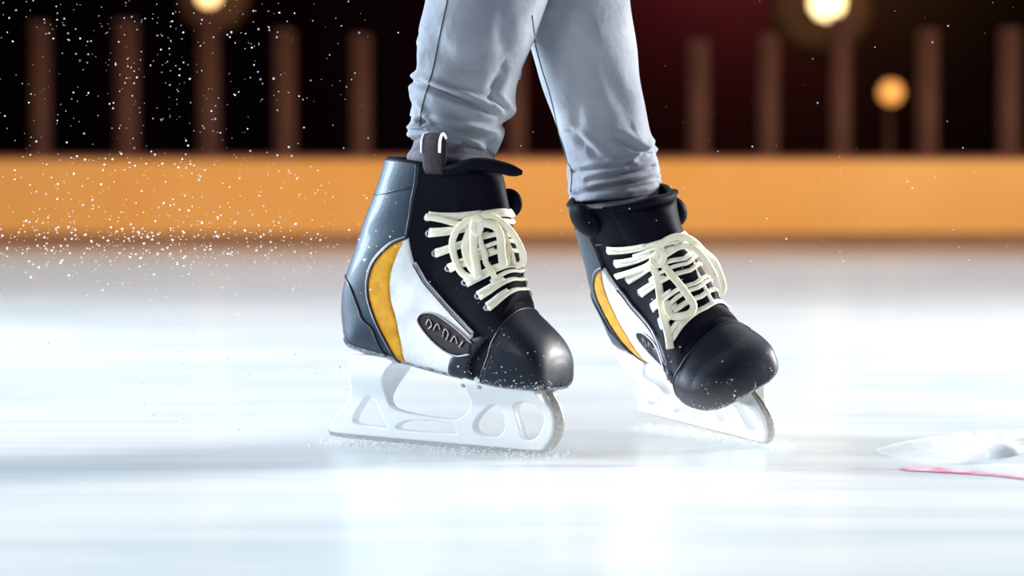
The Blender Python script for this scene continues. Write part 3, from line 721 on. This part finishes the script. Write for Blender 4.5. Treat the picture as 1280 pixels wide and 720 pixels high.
# ---- snow in the air
def flake_cloud(name, spec, label):
    rnd = random.Random(5); bm = bmesh.new()
    for n, f in spec:
        for _ in range(n):
            px, py, r = f(rnd); d = 3.08+rnd.gauss(0, .11)
            p = Vector((wx(px, d), d-3, max(.004, wz(py, d))))
            bmesh.ops.create_icosphere(bm, subdivisions=1, radius=r, matrix=Matrix.Translation(p))
    return tag(from_bm(name, bm, M['snow']), label, 'snow', kind='stuff')
def rr_(rnd): return .00045+.0011*rnd.random()**2.2
def left_px(rnd):
    while True:
        x = rnd.gauss(190, 150)
        if -30 < x < 500: return x
flake_cloud('snow_spray', [
    (430, lambda q: (left_px(q), 200-200*q.random()**.75*1.05, rr_(q)*.8)),
    (330, lambda q: (left_px(q), q.uniform(190, 300), rr_(q)*.95)),
    (420, lambda q: (left_px(q), q.gauss(308, 16), rr_(q)*1.05)),
    (200, lambda q: (q.gauss(250, 150), q.uniform(330, 540), rr_(q))),
    (70, lambda q: (q.uniform(630, 1270), q.gauss(270, 50), rr_(q)*.75)),
    (26, lambda q: (q.uniform(820, 1270), q.uniform(0, 200), rr_(q)*.6)),
], 'cloud of fine snow crystals flying up in the air left of the nearer skate')
# ---- shavings thrown up along the two blades
rnd = random.Random(21); bm = bmesh.new()
for P, n in ((P1, 1500), (P2, 1100)):
    for _ in range(n):
        x = rnd.uniform(-.19, .19); y = rnd.gauss(0, .018); p = P @ Vector((x, 0, 0)); r = rnd.uniform(.0004, .0016)
        h = abs(rnd.gauss(0, .0045))*math.exp(-abs(y)/.02)
        bmesh.ops.create_icosphere(bm, subdivisions=1, radius=r, matrix=Matrix.Translation((p.x+y*.5, p.y+y, h+r*.5)) @ Matrix.Diagonal((1, 1, rnd.uniform(.5, 1), 1)))
tag(from_bm('ice_shavings', bm, M['snow']), 'fine ice shavings lying on the ice along both skate blades', 'snow', kind='stuff')
# ---- scraped heap at the right
M['slush'] = mat('slush', (.72, .81, .86), .45, bump=.5, bscale=90, col2=(.80, .87, .90), cscale=18)
def heap(name, cx, cy, hx, hy, hz, label, seed, dome=0):
    nx, ny = 90, 60; vs = []; fs = []
    for j in range(ny+1):
        for i in range(nx+1):
            u, v = i/nx*2-1, j/ny*2-1; q = max(0, 1-u*u-v*v)
            x, y = cx+u*hx, cy+v*hy
            z = hz*q**(.5 if dome else .9)*(1 if dome else (.62+.55*noise.noise(Vector((x*9+seed, y*9, 2)))+.12*noise.noise(Vector((x*60, y*60, seed)))))
            vs.append((x, y, max(0, z)-.0006))
    for j in range(ny):
        for i in range(nx): a = j*(nx+1)+i; fs.append((a, a+1, a+nx+2, a+nx+1))
    return tag(from_data(name, vs, fs, M['slush']), label, 'snow')
heap('snow_heap', .72, .05, .26, .19, .040, 'low grey white heap of scraped snow on the ice at the right edge', 4)
heap('snow_lump', .598, -.075, .028, .022, .024, 'small rounded lump of packed snow in front of the heap at the right', 9, 1)
# ---- curved red line
M['redline'] = mat('red_ice_paint', (.62, .14, .25), .5, col2=(.74, .50, .60), cscale=45)
bm = bmesh.new(); pts = catmull([(.40, -.160), (.44, -.163), (.48, -.172), (.52, -.20), (.56, -.245), (.60, -.31), (.66, -.42)], 60); prev = None
for i, (x, y) in enumerate(pts):
    w = (.002+.020*min(1, max(0, i-14)/3))*(1 if i < 26 else max(.45, 1-(i-26)/20))
    a, b2 = bm.verts.new((x-w*.3, y-w, .0012)), bm.verts.new((x+w*.3, y+w, .0012))
    if prev: bm.faces.new((prev[0], a, b2, prev[1]))
    prev = (a, b2)
tag(from_bm('ice_line', bm, M['redline']), 'curved red line marked on the ice at the right', 'line')
# ---- powder hanging in the air just above the ice around the skates
def mist_material():
    m = bpy.data.materials.new('powder_mist'); m.use_nodes = True; nt = m.node_tree; L = nt.links; nt.nodes.clear()
    out = N(nt, 'ShaderNodeOutputMaterial'); v = N(nt, 'ShaderNodeVolumePrincipled'); L.new(v.outputs[0], out.inputs['Volume'])
    v.inputs['Color'].default_value = (.97, .985, 1, 1); v.inputs['Anisotropy'].default_value = .2
    tc = N(nt, 'ShaderNodeTexCoord')
    # fades out towards the edges of the cloud
    ln = N(nt, 'ShaderNodeVectorMath'); ln.operation = 'LENGTH'; L.new(tc.outputs['Object'], ln.inputs[0])
    mr = N(nt, 'ShaderNodeMapRange'); mr.interpolation_type = 'SMOOTHSTEP'; L.new(ln.outputs['Value'], mr.inputs[0])
    mr.inputs[1].default_value = .15; mr.inputs[2].default_value = 1; mr.inputs[3].default_value = 1; mr.inputs[4].default_value = 0
    n = N(nt, 'ShaderNodeTexNoise', Scale=2.6, Detail=3.); L.new(tc.outputs['Object'], n.inputs['Vector'])
    a = N(nt, 'ShaderNodeMath'); a.operation = 'MULTIPLY'; L.new(mr.outputs[0], a.inputs[0]); L.new(n.outputs[0], a.inputs[1])
    b = N(nt, 'ShaderNodeMath'); b.operation = 'MULTIPLY'; L.new(a.outputs[0], b.inputs[0]); b.inputs[1].default_value = MIST
    L.new(b.outputs[0], v.inputs['Density'])
    return m
MIST = 7.0
M['mist'] = mist_material()
bm = bmesh.new(); bmesh.ops.create_uvsphere(bm, u_segments=40, v_segments=24, radius=1)
bmesh.ops.bisect_plane(bm, geom=bm.verts[:]+bm.edges[:]+bm.faces[:], plane_co=(0, 0, .03), plane_no=(0, 0, 1), clear_inner=True)
bmesh.ops.holes_fill(bm, edges=bm.edges[:])
o = tag(from_bm('snow_mist', bm, M['mist']), 'thin white powder haze hanging low over the ice around both skates', 'mist', kind='stuff')
o.location = (.03, .10, 0); o.scale = (.52, .40, .115)
# ---------------------------------------------------------------- light
def area(name, loc, target, size, power, col=(1, 1, 1), sy=None, spread=180):
    l = bpy.data.lights.new(name, 'AREA'); l.energy = power; l.color = col; l.size = size; l.spread = math.radians(spread)
    if sy: l.shape = 'RECTANGLE'; l.size_y = sy
    o = bpy.data.objects.new(name, l); C.objects.link(o); o.location = loc
    o.rotation_euler = (Vector(target)-Vector(loc)).to_track_quat('-Z', 'Y').to_euler(); return o
area('overhead_softbox', (1.5, 6.5, 8), (1.5, 6.5, 0), 11, 980, (.97, .97, 1), 14)  # unseen soft panel overhead that keeps the ice bright
area('overhead_softbox', (0, 14, 9), (0, 14, 0), 20, 560, (.97, .97, 1), 8, 110)  # unseen soft panel that brightens the far ice
area('offscreen_light', (-6, 2.4, 2.0), (-.05, 0, .3), 2.4, 1250, (.76, .89, 1))  # unseen rim light put in for the pale left edges of jeans and leather
area('offscreen_light', (6, 2.6, 2.0), (.1, .1, .3), 2.0, 1350, (1, .97, .93))  # unseen rim light put in for the pale right edges
area('offscreen_light', (-3.5, -5, 3.0), (0, 0, .2), 1.8, 150, (.92, .96, 1))  # unseen front fill, added to lift the camera side of jeans and laces
area('board_fill', (1.5, 19, 4.5), (0, BY, .9), 20, 420, (1, .80, .58), 1.0, 100)  # unseen warm light put in to brighten the amber boards
w = bpy.data.worlds.new('world'); S.world = w; w.use_nodes = True
w.node_tree.nodes['Background'].inputs[0].default_value = (.02, .012, .05, 1); w.node_tree.nodes['Background'].inputs[1].default_value = .12
S.view_settings.view_transform = 'Standard'; S.view_settings.look = 'None'; S.view_settings.gamma = 1; S.view_settings.use_curve_mapping = False
S.view_settings.exposure = 0
S.cycles.use_denoising = True
S.cycles.max_bounces = 8
